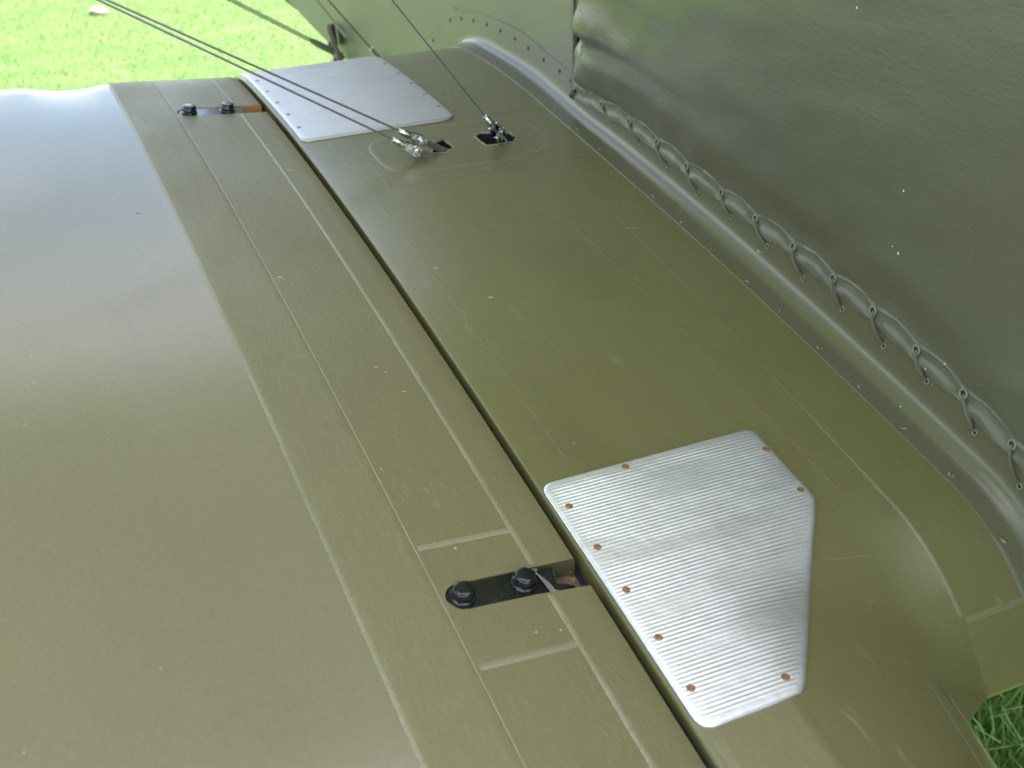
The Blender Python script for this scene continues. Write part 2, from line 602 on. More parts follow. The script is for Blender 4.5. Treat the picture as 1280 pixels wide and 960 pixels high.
band('rib_tape', -.1685, -.1115, .305, 1.668, .00007, M_TAPE, OUT, label='wide brushed linen tape along the rib')
strip('frayed_edge', (-.1700, .36), (-.1700, 1.666), .0042, .0001, M_FRAY, OUT, .3, 330)
strip('frayed_edge', (-.1113, .31), (-.1113, 1.666), .0012, .00012, M_FRAY, OUT, .5, 330)
strip('frayed_edge', (-.0355, .32), (-.0355, .489), .0030, .0001, M_FRAY, OUT, .3, 60)
strip('frayed_edge', (-.0355, .524), (-.0355, 1.392), .0044, .0001, M_FRAY, OUT, .3, 230)
strip('frayed_edge', (-.0355, 1.4225), (-.0355, 1.666), .0044, .0001, M_FRAY, OUT, .3, 70)
strip('frayed_edge', (-.1095, 1.3545), (-.0375, 1.3545), .0050, .0001, M_FRAYX, OUT, .3, 40)
strip('frayed_edge', (-.1085, 1.4690), (-.0375, 1.4690), .0054, .0001, M_FRAYX, OUT, .3, 40)

# root panel tapes and patches
def polypatch(name, poly, h, mat, parent, label=None, holes=()):
    """raised thin patch with a soft rim following a convex (x,s) outline: rim only, so holes stay open"""
    n = len(poly)
    cx = sum(p[0] for p in poly) / n
    cs = sum(p[1] for p in poly) / n
    Vv = []
    for (x, s) in poly:
        d = Vector((x - cx, s - cs)).normalized()
        for q, hh in ((.0016, .00005), (.0003, h), (-.0018, h * 1.1), (-.008, .00005)):
            xx, ss = x + d.x * q, s + d.y * q
            Vv.append(V(xx, ss, surf(xx, ss) + hh))
    return mesh(name, Vv, grid_faces(n, 4, True), mat, parent, label, sharp=80)

ov = []
for i in range(48):
    a = 2 * math.pi * i / 48
    ca, sa = math.cos(a), math.sin(a)
    ov.append((.178 + .105 * math.copysign(abs(ca) ** .62, ca), .722 + .064 * math.copysign(abs(sa) ** .62, sa)))
polypatch('oval_patch_rim', ov, .0003, M_PATCH, RTP)
strip('frayed_edge', (.062, .806), (.300, .806), .0022, .00012, M_PATCH, RTP, .4, 60)
strip('frayed_edge', (.062, .70), (.062, .806), .0014, .00012, M_PATCH, RTP, .4, 30)
strip('frayed_edge', (.208, .648), (.318, .650), .0022, .00012, M_FRAYRX, RTP, .4, 30)
strip('frayed_edge', (.262, .95), (.256, 1.30), .0012, .00012, M_PATCH, RTP, .5, 60)
strip('frayed_edge', (.256, 1.30), (.2555, 1.520), .0044, .0001, M_FRAYR, RTP, .3, 90, taper=.6)
strip('frayed_edge', (.2575, 1.522), (.314, 1.522), .0040, .0001, M_FRAYRX, RTP, .3, 24)
strip('frayed_edge', (.209, .95), (.224, 1.40), .0010, .00012, M_PATCH, RTP, .5, 60)
strip('frayed_edge', (.160, 1.455), (.214, 1.462), .0012, .00012, M_FRAYRX, RTP, .5, 12)
band('rib_tape', .010, .081, 1.545, 1.667, .0002, M_TAPE, RTP)
strip('frayed_edge', (.1905, 1.560), (.176, 1.665), .0020, .00012, M_FRAYR, RTP, .4, 30)
strip('frayed_edge', (.0385, .66), (.0385, 1.30), .0012, .00012, M_PATCH, RTP, .5, 80)

SCUFF = []
for (x, s, L, W_, a) in [(-.104, .9657, .007, .003, .6), (.0452, .9877, .008, .0022, .9), (.0737, 1.0569, .007, .003, .5), (-.0656, 1.1335, .006, .0015, .3),
                         (-.060, 1.142, .004, .0015, .4), (-.0543, 1.173, .006, .0016, .5), (-.0286, .7239, .006, .004, .3), (-.083, 1.362, .004, .0016, 1.2),
                         (-.060, 1.452, .003, .002, .2), (-.043, 1.455, .0025, .0018, .9), (.263, .985, .018, .0012, .35), (-.205, .80, .008, .0018, .5), (-.085, .548, .006, .003, .1), (.22, 1.075, .003, .002, .4)]:
    Vv = []
    rnd = random.Random(int(s * 9999))
    for i in range(10):
        th = 2 * math.pi * i / 10
        q = Vector((L / 2 * math.cos(th) * rnd.uniform(.6, 1.1), W_ / 2 * math.sin(th) * rnd.uniform(.5, 1.2)))
        xx, ss = x + q.x * math.cos(a) - q.y * math.sin(a), s + q.x * math.sin(a) + q.y * math.cos(a)
        Vv.append(V(xx, ss, surf(xx, ss) + .0003))
    Vv.append(V(x, s, surf(x, s) + .0005))
    mesh('paint_chip', Vv, [(i, (i + 1) % 10, 10) for i in range(10)], M_FLECK, OUT if x < 0 else RTP)

# ------------------------------------------------------------------ tread plates
def rounded(poly, r, k=6):
    """convex polygon with rounded corners, r per corner"""
    P = []
    n = len(poly)
    for i in range(n):
        p, a, b = Vector(poly[i]), Vector(poly[i - 1]), Vector(poly[(i + 1) % n])
        u, v = (a - p).normalized(), (b - p).normalized()
        th = u.angle(v)
        rr = r[i]
        t = rr / math.tan(th / 2)
        p0, p1 = p + u * t, p + v * t
        for j in range(k + 1):
            q = j / k
            P.append((1 - q) ** 2 * p0 + 2 * q * (1 - q) * p + q * q * p1)
    return P

def tread(name, poly, rr, thick, pitch, rib, label, zf, ds=.0011, mat=None):
    P = rounded(poly, rr)
    n = len(P)
    smin, smax = min(p.y for p in P), max(p.y for p in P)
    def rng(s):
        xs = []
        for i in range(n):
            a, b = P[i], P[(i + 1) % n]
            if (a.y - s) * (b.y - s) <= 0 and abs(a.y - b.y) > 1e-9:
                xs.append(a.x + (b.x - a.x) * (s - a.y) / (b.y - a.y))
        return min(xs), max(xs)
    def dist(x, s):
        d = 9
        q = Vector((x, s))
        for i in range(n):
            a, b = P[i], P[(i + 1) % n]
            e = b - a
            if e.length < 1e-9:
                continue
            t = max(0, min(1, (q - a).dot(e) / e.length_squared))
            d = min(d, (q - a - e * t).length)
        return d
    rows = [smin + 1e-5, smin + .0004, smin + .001]
    s = smin + .002
    while s < smax - .002:
        rows.append(s)
        s += ds
    rows += [smax - .001, smax - .0004, smax - 1e-5]
    us = [0, .0035, .010, .022] + [.05 + .9 * i / 16 for i in range(17)] + [.978, .99, .9965, 1]
    Vv = []
    for s in rows:
        a, b = rng(s)
        for u in us:
            xx = a + (b - a) * u
            d = dist(xx, s)
            e = min(1, d / .0028)
            z = thick * (.35 + .65 * math.sqrt(1 - (1 - e) ** 2))
            if rib and d > .004:
                f = min(1, (d - .004) / .006)
                worn = .25 + .75 * sstep(.28, .55, noise.noise((xx * 14, s * 45, 3.1)) * .5 + .5)
                z += rib * f * worn * max(0, math.sin(2 * math.pi * s / pitch)) ** .7
            Vv.append(V(xx, s, zf(xx, s) + z))
    nu = len(us)
    F = grid_faces(len(rows), nu)
    # skirt down to the skin
    ring = [j for j in range(nu)] + [i * nu + nu - 1 for i in range(1, len(rows))] + [(len(rows) - 1) * nu + j for j in range(nu - 2, -1, -1)] + [i * nu for i in range(len(rows) - 2, 0, -1)]
    base = len(Vv)
    for k in ring:
        v = Vv[k]
        Vv.append((v[0], v[1], v[2] - thick * .34))
    m_ = len(ring)
    F += [(ring[i], ring[(i + 1) % m_], base + (i + 1) % m_, base + i) for i in range(m_)]
    return mesh(name, Vv, F, mat or M_ALU, label=label, sharp=60)

def screw_mesh(name, r, h, mat, slot=.18):
    """low domed head, two halves either side of a driver slot"""
    bm = bmesh.new()
    for sg in (1, -1):
        ring0, ring1, ring2 = [], [], []
        for i in range(9):
            a = math.pi * i / 8
            ca, sa = math.cos(a), math.sin(a) * sg
            off = slot * r * sg
            ring0.append(bm.verts.new((r * ca, off + (r - slot * r) * sa, -.0004)))
            ring1.append(bm.verts.new((r * ca * .96, off + (r * .96 - slot * r) * sa, h * .6)))
            ring2.append(bm.verts.new((r * .6 * ca, off + (r * .6 - slot * r) * sa, h)))
        for A, B in ((ring0, ring1), (ring1, ring2)):
            for i in range(8):
                bm.faces.new((A[i], A[i + 1], B[i + 1], B[i]))
            bm.faces.new((A[0], B[0], B[8], A[8]))
        bm.faces.new(ring2)
    fl = [bm.verts.new((r * .95 * math.cos(2 * math.pi * i / 12), r * .95 * math.sin(2 * math.pi * i / 12), h * .35)) for i in range(12)]
    bm.faces.new(fl)
    bmesh.ops.recalc_face_normals(bm, faces=bm.faces)
    me = bpy.data.meshes.new(name)
    bm.to_mesh(me)
    bm.free()
    me.materials.append(mat)
    return me

def place(name, me, pos, normal, parent, spin=None, label=None, scale=1):
    o = obj(name, me, parent, label)
    q = Vector(normal).to_track_quat('Z', 'Y')
    M = q.to_matrix() @ Matrix.Rotation(random.uniform(0, 6.28) if spin is None else spin, 3, 'Z')
    o.matrix_basis = Matrix.Translation(pos) @ M.to_4x4() @ Matrix.Scale(scale, 4)
    return o

PL1 = tread('tread_plate', [(.0045, 1.3165), (.1990, 1.3160), (.2010, 1.4060), (.0870, 1.5580), (.0060, 1.5600)],
            [.012, .010, .020, .016, .014], .0030, .0034, .00030,
            'ribbed worn aluminium tread plate with clipped corner, nearer one', surf, .00052)
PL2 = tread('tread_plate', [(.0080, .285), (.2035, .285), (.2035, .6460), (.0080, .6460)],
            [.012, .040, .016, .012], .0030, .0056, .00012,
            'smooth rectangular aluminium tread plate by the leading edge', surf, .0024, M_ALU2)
SCR = screw_mesh('tread_screw', .0031, .0005, M_BRASS)
for (x, s) in [(.0772, 1.3225), (.1940, 1.3447), (.1935, 1.3950), (.0805, 1.5440), (.0165, 1.5289), (.0170, 1.4841), (.0165, 1.438), (.0162, 1.3935), (.0155, 1.3473)]:
    place('screw', SCR, V(x, s, surf(x, s) + .0031), nrm(x, s), PL1)
SCR2 = screw_mesh('tread_screw_flat', .0029, .0004, M_BRASS)
for s in (.3930, .4490, .5010, .5520, .6020):
    for x in (.0160, .1958):
        place('screw', SCR2, V(x, s, surf(x, s) + .0030), nrm(x, s), PL2)

# ------------------------------------------------------------------ hinge fittings in their slots
def hexbolt(name):
    bm = bmesh.new()
    def ring(r, z, n, off=0):
        return [bm.verts.new((r * math.cos(2 * math.pi * i / n + off), r * math.sin(2 * math.pi * i / n + off), z)) for i in range(n)]
    w0, w1, w2 = ring(.0086, 0, 24), ring(.0086, .0012, 24), ring(.0080, .0017, 24)
    for A, B in ((w0, w1), (w1, w2)):
        for i in range(24):
            bm.faces.new((A[i], A[(i + 1) % 24], B[(i + 1) % 24], B[i]))
    bm.faces.new(w2)
    h0, h1 = ring(.0077, .0017, 6), ring(.0077, .0072, 6)
    h2 = ring(.0066, .0081, 6)
    for A, B in ((h0, h1), (h1, h2)):
        for i in range(6):
            bm.faces.new((A[i], A[(i + 1) % 6], B[(i + 1) % 6], B[i]))
    c1 = ring(.0052, .0083, 6)
    for i in range(6):
        bm.faces.new((h2[i], h2[(i + 1) % 6], c1[(i + 1) % 6], c1[i]))
    bm.faces.new(c1)
    bmesh.ops.recalc_face_normals(bm, faces=bm.faces)
    bmesh.ops.bevel(bm, geom=[e for e in bm.edges if len(e.link_faces) == 2 and e.calc_face_angle(0) > .6], offset=.0003, segments=2, affect='EDGES')
    for f in bm.faces:
        f.smooth = True
    me = bpy.data.meshes.new(name)
    bm.to_mesh(me)
    bm.free()
    me.materials.append(M_BLACK)
    return me
BOLT = hexbolt('hex_bolt')

def fitting(sc, r, label, xr):
    P = []
    for i in range(13):
        a = math.pi / 2 + math.pi * i / 12
        P.append((-.0955 + r * math.cos(a), sc - r * math.sin(a)))
    P += [(-.060, sc + r), (xr + .012, sc + r), (xr, sc + r * .55), (xr + .004, sc - r * .75), (-.060, sc - r)]
    n = len(P)
    cx, cs = -.07, sc
    Vv = []
    for h, k in ((-.0040, 1), (-.0014, 1), (-.0006, .93)):
        for x, s in P:
            xx, ss = cx + (x - cx) * k, cs + (s - cs) * k
            xx = x + (xx - x) * .4
            Vv.append(V(xx, ss, surf(xx, ss) + h))
    F = [tuple(range(n)), tuple(range(2 * n, 3 * n))]
    for l in (0, 1):
        F += [(l * n + i, l * n + (i + 1) % n, (l + 1) * n + (i + 1) % n, (l + 1) * n + i) for i in range(n)]
    o = mesh('hinge_fitting', Vv, F, M_BLACK, label=label, sharp=30)
    for x in (-.0955, -.0487):
        place('bolt', BOLT, V(x, sc, surf(x, sc) - .0007), nrm(x, sc), o, spin=.3 if x < -.06 else .75, scale=1.13)
    return o
F1 = fitting(1.4070, .0118, 'black two-bolt hinge strap in slot beside the nearer tread plate', -.026)
F2 = fitting(.5065, .0138, 'black two-bolt hinge strap in slot near the leading edge', -.030)
# loose grey tape sagging into the near slot
Vv = []
for i in range(9):
    t = i / 8
    for j in range(5):
        u = j / 4
        s = 1.3958 + .0245 * t
        x = -.0385 + (.004 + .014 * t) * u + .004 * t
        Vv.append(V(x, s, surf(x, s) - .0002 + .0012 * math.sin(math.pi * t) - .0095 * u * u * sstep(0, .3, t)))
mesh('loose_tape', Vv, grid_faces(9, 5), M_FLAPG, F1)

# ------------------------------------------------------------------ fuselage side
def xw(s):
    return .346 + .012 * sstep(0, 1, (.75 - s) / .25)
EY = [(.7642, .1271), (.8332, .1273), (.8976, .1229), (.9614, .1165), (1.0299, .1111), (1.0919, .1064), (1.156, .1022), (1.2192, .096), (1.2785, .0907), (1.3375, .081), (1.3964, .0699), (1.4544, .0557)]
HO = [(.7932, .1125), (.8553, .1077), (.9154, .1012), (.9803, .0926), (1.0462, .0901), (1.1119, .0846), (1.1732, .0763), (1.2345, .0714), (1.2951, .0633), (1.3527, .0581), (1.414, .0428), (1.4683, .0248)]
EYX = [(.66, .121)] + EY + [(1.53, .034), (1.62, .005), (2.6, -.08)]
def zey(s):
    return interp(s, EYX)

# body behind the skins
def box(name, x0, x1, s0, s1, z0, z1, mat, parent=ROOT, label=None):
    Vv = [V(x, s, z) for x in (x0, x1) for s in (s0, s1) for z in (z0, z1)]
    F = [(0, 1, 3, 2), (4, 6, 7, 5), (0, 4, 5, 1), (2, 3, 7, 6), (0, 2, 6, 4), (1, 5, 7, 3)]
    return mesh(name, Vv, F, mat, parent, label, smooth=False)
box('fuselage_frame', .368, 1.03, -1.5, 2.6, -.098, .70, M_BODY)

# forward painted panel
SS = [-1.5 + i * .04 for i in range(54)] + [.6755]
SS = sorted(s for s in SS if s < .668) + [.6725]
zb = lambda s: interp(s, [(-1.5, -.05), (-.81, -.0812), (-.585, -.0985), (-.386, -.1068), (0, -.108), (2, -.108)])
Vv = []
for s in SS:
    hs = [zb(s) + t * (.70 - zb(s)) for t in (0, .03, .08, .15, .22, .3, .4, .55, .75, 1)]
    for k, z in enumerate(hs):
        rag_ = .0012 * noise.noise((z * 60, 1, 2)) if s > .67 else 0
        bul = .0015 * noise.noise((s * 9, z * 9, .3))
        Vv.append(V(xw(s) + bul * .5, s + rag_, z))
    Vv.insert(len(Vv) - 10, V(xw(s) + .02, s, hs[0]))
FP = mesh('side_panel', Vv, grid_faces(len(SS), 11), M_PLY, label='pale olive fuselage panel ahead of the laced canvas', sharp=50)
# doubled edge strip where the panel ends
pts = []
Vv = []
for i in range(40):
    z = .118 + (.70 - .118) * (i / 39) ** 1.6
    wv = .0012 * noise.noise((z * 45, 5, 1))
    for ds, dx in ((-.0085, -.0003), (-.0080, -.0016), (-.001, -.0020), (.0012 + wv, -.0012), (.0012 + wv, .004)):
        Vv.append(V(xw(.675) + dx, .6725 + ds + wv * .4, z))
mesh('panel_edge_strip', Vv, grid_faces(40, 5), M_PLY, FP, sharp=60)
# dark recess behind the canvas joint and its knot
box('recess', .3625, .3675, .66, .73, .10, .70, M_DARK, FP)

# fillet: swept round the wing section, up the side
def xs(s):
    return interp(s, [(0, .331), (.40, .3275), (.48, .3275), (.59, .3235), (.67, .3185), (.78, .3150), (.88, .3135), (3, .3135)])
TOP = [(.1, .10), (.26, .085), (.285, .055), (.32, .046), (.3778, .0470), (.4898, .0505), (.5996, .0445), (.6829, .0460)]
PATH = []                      # (s, z, normal (s,z), x position for the surface)
for i in range(18, -1, -1):
    pass
raw = []
for i in range(16, 0, -1):
    t = 1.35 * i / 16
    raw.append(nose(t))
s = SN
while s < 1.552:
    raw.append((s, Zp(s)))
    s += .012
raw.append((1.558, Zp(1.558)))
for i, (s, z) in enumerate(raw):
    a, b = raw[max(0, i - 1)], raw[min(len(raw) - 1, i + 1)]
    t = Vector((b[0] - a[0], b[1] - a[1])).normalized()
    PATH.append((s, z, Vector((-t.y, t.x))))
Vv = []
NF = 0
for (s, z, n) in PATH:
    x0 = xs(s)
    xwl = xw(s) - .0017
    r = xwl - (x0 + .0125)
    if s < .6825:
        H = interp(s, TOP)
    else:
        H = max(.035, zey(s) + .014 - Zp(s) + droop(s))
    row = [(x0 - .0004, .0001), (x0, .0007), (x0 + .004, .0010), (x0 + .0125, .0016)]
    for k in range(1, 11):
        a = math.pi / 2 * k / 10
        row.append((x0 + .0125 + r * math.sin(a), .0016 + r * (1 - math.cos(a))))
    for k in range(1, 7):
        row.append((xwl, .0016 + r + (H - .0016 - r) * k / 6))
    row.append((xwl + .0025, H))
    NF = len(row)
    for (x, h) in row:
        zz = z + add(x, s) * (1 if h < .03 else 1)
        Vv.append(V(x, s + n.x * h, zz + n.y * h))
FIL = mesh('wing_root_fillet', Vv, grid_faces(len(PATH), NF), [M_FILLET, M_PLY], label='dark olive metal fillet curving from wing root up to fuselage', sharp=50)
for p in FIL.data.polygons:
    if -p.center.y < .683 and p.center.x > xw(-p.center.y) - .0026:
        p.material_index = 1
FSC = screw_mesh('fillet_screw', .0030, .0011, M_PSCREW)
for (x, s) in [(.3355, .4022), (.3355, .46), (.3335, .5307), (.3290, .6003), (.3255, .6669), (.3235, .7358), (.3215, .7992), (.3190, .866), (.3192, .9305), (.3190, .9947), (.3188, 1.0555), (.3192, 1.1194), (.3198, 1.1785), (.3200, 1.2396), (.3203, 1.3003), (.3203, 1.3597), (.3200, 1.4213), (.3205, 1.4852), (.3205, 1.535)]:
    place('screw', FSC, V(x, s, surf(x, s) + .0009), nrm(x - .03, s), FIL)
# rivets on the upper flange
def dome(name, r, h, mat):
    Vv, F = [], []
    n = 10
    for k in range(4):
        a = math.pi / 2 * k / 4
        for i in range(n):
            Vv.append((r * math.cos(a) * math.cos(2 * math.pi * i / n), r * math.cos(a) * math.sin(2 * math.pi * i / n), h * math.sin(a)))
    Vv.append((0, 0, h))
    for k in range(3):
        for i in range(n):
            F.append((k * n + i, k * n + (i + 1) % n, (k + 1) * n + (i + 1) % n, (k + 1) * n + i))
    for i in range(n):
        F.append((3 * n + i, 3 * n + (i + 1) % n, 4 * n))
    me = bpy.data.meshes.new(name)
    me.from_pydata(Vv, [], F)
    for p in me.polygons:
        p.use_smooth = True
    me.materials.append(mat)
    return me
RIV = dome('rivet', .0030, .0020, M_PRIVET)
for (s, z) in [(.1462, .0545), (.1825, .0856), (.2295, .1048), (.2771, .1177), (.3253, .1261), (.3771, .132), (.4262, .1342), (.4759, .1348), (.5213, .1328), (.5742, .1313), (.6303, .1317), (.6678, .1297)]:
    place('rivet', RIV, V(xw(s) - (.0017 if s > .2 else .0003), s, z), (-1, 0, 0), FIL)

# laced canvas
def phase(s):
    """0 at an eyelet, 1 midway to the next"""
    e = [p[0] for p in EY]
    e = [e[0] - .055] + e + [e[-1] + .058 * k for k in range(1, 16)]
    for a, b in zip(e, e[1:]):
        if a <= s <= b:
            return math.sin(math.pi * (s - a) / (b - a))
    return 0.5
def canvas_d(s, z):
    """outward offset of the canvas"""
    h = z - zey(s)
    ph = phase(s)
    u, v = s - .69, z - .185
    d = .0036
    hr = .0030 + .0052 * ph
    d += .0007 * math.exp(-((h - hr) / .0010) ** 2)
    if h < hr:
        d += .0006 + .0007 * ph * sstep(.0, 1, (hr - h) / .012) + .0020 * sstep(.007, .0135, hr - h) + .0011 * noise.noise((s * 70, z * 70, 4))
        if h < -.004:
            d += .002 * noise.noise((s * 40, 2, 7))
    # wrinkles drawn up from the lacing and out from the front edge
    k = math.exp(-max(0, h - .01) / .09)
    d += .0028 * k * noise.noise((s * 16 + z * 10, z * 30 - s * 6, 1.7)) * sstep(0, .012, h - hr)
    if u > -.01:
        p = ((h - .006) % .060) / .060
        f = sstep(0, .22, p) * (1 - sstep(.22, 1, p))
        d += .012 * math.exp(-max(0, u) / (.075 + .05 * noise.noise((z * 9, 1, 1)))) * sstep(-.003, .018, u) * f * sstep(0, .01, h) * (1 + .5 * noise.noise((s * 30, z * 30, 2)))
        fr = math.exp(-max(0, u) / .40)
        d += fr * sstep(0, .05, u) * (.014 * sstep(.004, .05, h) - .062 * max(0, h - .045))
        d -= .006 * math.exp(-(v / .010) ** 2 - (u / .04) ** 2)
    d += .0040 * noise.noise((s * 3.2 + z * 2.5, z * 6 - s * 2, 5.5)) + .0022 * noise.noise((s * 9 + z * 8, z * 22 - s * 9, 9.5)) * math.exp(-max(0, s - .7) / .55)
    return max(.0012 if h < .02 else -.017, d)
S2 = []
s = .6868
while s < 1.56:
    S2.append(s)
    s += .0032
while s < 2.6:
    S2.append(s)
    s += .03
TT = [0, .001, .002, .0035, .005, .0065, .008, .009, .010, .011, .012, .013, .014, .015, .016, .017, .018, .019, .020, .021, .023, .026, .030, .034, .039, .045, .052]
t = .056
while t < .30:
    TT.append(t)
    t += .004
while t < .72:
    TT.append(t)
    t += .03
Vv = []
MI = []
for s in S2:
    zb_ = zey(s) - .0085 - .0015 * phase(s) + .0012 * noise.noise((s * 30, 0, 0))
    rowv = []
    for t in TT:
        z = zb_ + t
        es = s
        if s < .70:
            es = s + .0022 * noise.noise((z * 28, 3, 1)) + .004 * math.exp(-((z - .165) / .018) ** 2) * -1 + .003 * sstep(.18, .25, z)
        Vv.append(V(xw(s) - canvas_d(s, z), es, z))
    # tuck edge
nt_ = len(TT)
base = len(Vv)
F = grid_faces(len(S2), nt_)
# turned-in bottom and front edges
for i, s in enumerate(S2):
    v = Vv[i * nt_]
    Vv.append((v[0] + .0016, v[1], v[2] + .0005))
F += [(i * nt_, base + i, base + i + 1, (i + 1) * nt_) for i in range(len(S2) - 1)]
b2 = len(Vv)
for j in range(nt_):
    v = Vv[j]
    Vv.append((v[0] + .006, v[1] - .0004, v[2]))
F += [(j, j + 1, b2 + j + 1, b2 + j) for j in range(nt_ - 1)]
CAN = mesh('fuselage_canvas', Vv, F, [M_CANVAS, M_FLAP], label='dark olive doped canvas laced along its lower edge', sharp=70)
for p in CAN.data.polygons:
    if len(p.vertices) == 4 and max(p.vertices) < base:
        j = min(p.vertices) % nt_
        i = min(p.vertices) // nt_
        s = S2[i]
        if TT[j] - .0085 - .0015 * phase(s) < .0030 + .0052 * phase(s) + .0012:
            p.material_index = 1
# stitch line up the front hem
for k in range(2):
    pass
tube('hem_stitch', [V(xw(.70) - canvas_d(.70, z) - .0002, .70 + .001 * math.sin(z * 50), z) for z in [.135 + i * .01 for i in range(20)]], .00045, M_CORD, CAN, 5)
EYM = torus_me('eyelet', .0037, .0011, M_EYE)
HOM = torus_me('grommet', .0025, .0009, M_EYE, 12, 6)
DSC = dome('hole_disc', .0027, .0004, M_DARK)
for k, ((s, z), (s2, z2)) in enumerate(zip(EY, HO)):
    xe = xw(s) - canvas_d(s, z) - .0010
    e = place('eyelet', EYM, V(xe, s, z), (-1, 0, .15), CAN, 0, scale=random.uniform(.92, 1.08))
    place('eyelet_hole', DSC, V(xe + .0003, s, z), (-1, 0, .15), CAN, 0)
    xh = xw(s2) - .0020
    place('grommet', HOM, V(xh, s2, z2), (-1, 0, .1), FIL, 0)
    place('grommet_hole', DSC, V(xh, s2, z2), (-1, 0, .1), FIL, 0, scale=.8)
    P = []
    jx = random.uniform(-.0015, .0015)
    for i in range(9):
        t = i / 8
        bow = math.sin(math.pi * t)
        P.append(V((xe - .0012) * (1 - t) + (xh - .0006) * t - .0022 * bow + (.003 if i in (0, 8) else 0), s + (s2 - s) * t + jx * bow - .001 * bow, z + (z2 - z) * t))
    c = tube('lacing_cord', P, .0016, M_CORD, CAN, 7)
    if k in (7, 9, 10):
        Q = [(p[0] + .0012, p[1] - .0021 * math.sin(math.pi * i / 8), p[2] - .0003) for i, p in enumerate(P)]
        tube('lacing_cord', Q[:7], .0010, M_CORD, CAN, 6)
# knot at the foot of the joint
bmk = bmesh.new()
bmesh.ops.create_icosphere(bmk, subdivisions=2, radius=.006)
for v in bmk.verts:
    v.co *= 1 + .5 * noise.noise(v.co * 260)
    v.co.y *= .8
me = bpy.data.meshes.new('joint_knot')
bmk.to_mesh(me)
bmk.free()
for p in me.polygons:
    p.use_smooth = True
me.materials.append(M_PRIVET)
kn = obj('joint_knot', me, CAN)
kn.location = V(xw(.683) - .004, .6835, .117)
# two pale flecks on the fillet skirt
FL = dome('fleck', .0021, .0006, M_FLECK)
for (s, z, sc) in ((1.04, .0684, 1.2), (1.0997, .0728, 1.2)):
    o = place('paint_fleck', FL, V(xw(s) - .0016, s, z), (-1, 0, 0), FIL, 0)
    o.matrix_basis = o.matrix_basis @ Matrix.Diagonal((.8, 1.9, 1, 1)) @ Matrix.Rotation(.5, 4, 'Z')

# ------------------------------------------------------------------ bracing wires and their end fittings
def wire(name, a, d, ztop, r, mat, label=None, fork=True, parent=ROOT):
    a = Vector(a)
    d = Vector(d).normalized()
    L = (ztop + ZO - a.z) / d.z
    o = tube(name, [a + d * (L * i / 6) for i in range(7)], r, mat, parent, 8, label)
    return o, d
def clevis(a, d, parent, sc=1.0, side=None):
    """fork end: barrel, two cheeks, cross pin"""
    a, d = Vector(a), Vector(d).normalized()
    sx = (side or d.orthogonal()).normalized()
    up = d.cross(sx).normalized()
    tube('barrel', [a + d * t * sc for t in (.006, .007, .012, .020, .0215)], 1, M_STEEL, parent, 10, rad=[.0028 * sc, .0040 * sc, .0042 * sc, .0032 * sc, .0020 * sc])
    for sg in (-1, 1):
        Vv = []
        prof = [(-.010, .0036), (-.008, .0050), (-.004, .0054), (.001, .0046), (.008, .0036)]
        for (t, hw) in prof:
            for q in (-1, 1):
                for o_ in (.0026, .0046):
                    Vv.append(a + d * t * sc + up * hw * q * sc + sx * o_ * sg * sc)
        F = []
        for i in range(len(prof) - 1):
            b = i * 4
            c = b + 4
            F += [(b, b + 1, c + 1, c), (b + 2, c + 2, c + 3, b + 3), (b, c, c + 2, b + 2), (b + 1, b + 3, c + 3, c + 1)]
        F += [(0, 2, 3, 1), (len(Vv) - 4, len(Vv) - 3, len(Vv) - 1, len(Vv) - 2)]
        mesh('fork_cheek', Vv, F, M_STEEL, parent, sharp=30)
    c = a - d * .0045 * sc
    tube('pin', [c + sx * t * sc for t in (-.0080, -.0078, -.0056, -.0054, .0054, .0056, .0072, .0074)], 1, M_STEEL, parent, 10, rad=[k * sc for k in (.0022, .0034, .0034, .0024, .0024, .0034, .0034, .0020)])

def tang(a, d, sx, L, parent, mat=None):
    """steel lug from the fork down into the wing"""
    a, d, sx = Vector(a), Vector(d).normalized(), Vector(sx).normalized()
    up = d.cross(sx).normalized()
    Vv = []
    for t, hw in ((.000, .0030), (-.010, .0034), (-.020, .0036), (-L, .0040)):
        for q in (-1, 1):
            for o_ in (-.0012, .0012):
                Vv.append(a + d * t + up * hw * q + sx * o_)
    F = []
    for i in range(3):
        b = i * 4
        c = b + 4
        F += [(b, b + 1, c + 1, c), (b + 2, c + 2, c + 3, b + 3), (b, c, c + 2, b + 2), (b + 1, b + 3, c + 3, c + 1)]
    F += [(0, 2, 3, 1), (12, 13, 15, 14)]
    mesh('lug', Vv, F, mat or M_STEEL, parent, sharp=30)

def W3(p):
    return Vector((p[0], p[1], p[2] + ZO))
UPZ = 1.42
WA1 = ((.1090, -.7437, .104), (-.8444, .1043, .5255))
WA2 = ((.1221, -.7267, .108), (-.8574, .0772, .5089))
WC = ((.2161, -.7360, .108), (-.5807, .0481, .8127))
WB = ((.349, .3543, -.0994), (-.8390, .0500, .5360))
WD = ((.349, .1264, -.0394), (-.6020, .0623, .7961))
WE = ((.349, .3244, -.0498), (-.5600, .0300, .8000))
for (a, d), lab in ((WA1, 'nearer of the paired bracing wires over the far tread plate'), (WA2, 'farther of the paired bracing wires over the far tread plate')):
    o, dv = wire('bracing_wire', W3(a), d, UPZ, .00125, M_WIRE, lab)
    side = Vector((.25, .90, -.1)).normalized()
    side = (side - dv * side.dot(dv)).normalized()
    clevis(W3(a), dv, o, 1.12, side)
    tang(W3(a) - dv * .002, dv, side, .058, o, M_FITTING)
o, dv = wire('bracing_wire', W3(WC[0]), WC[1], UPZ, .0009, M_WIRE, 'single thin bracing wire rising from the cutout nearest the fuselage')
side = Vector((.9, .4, .2))
side = (side - dv * side.dot(dv)).normalized()
clevis(W3(WC[0]) - dv * .004, dv, o, 1.15, side)
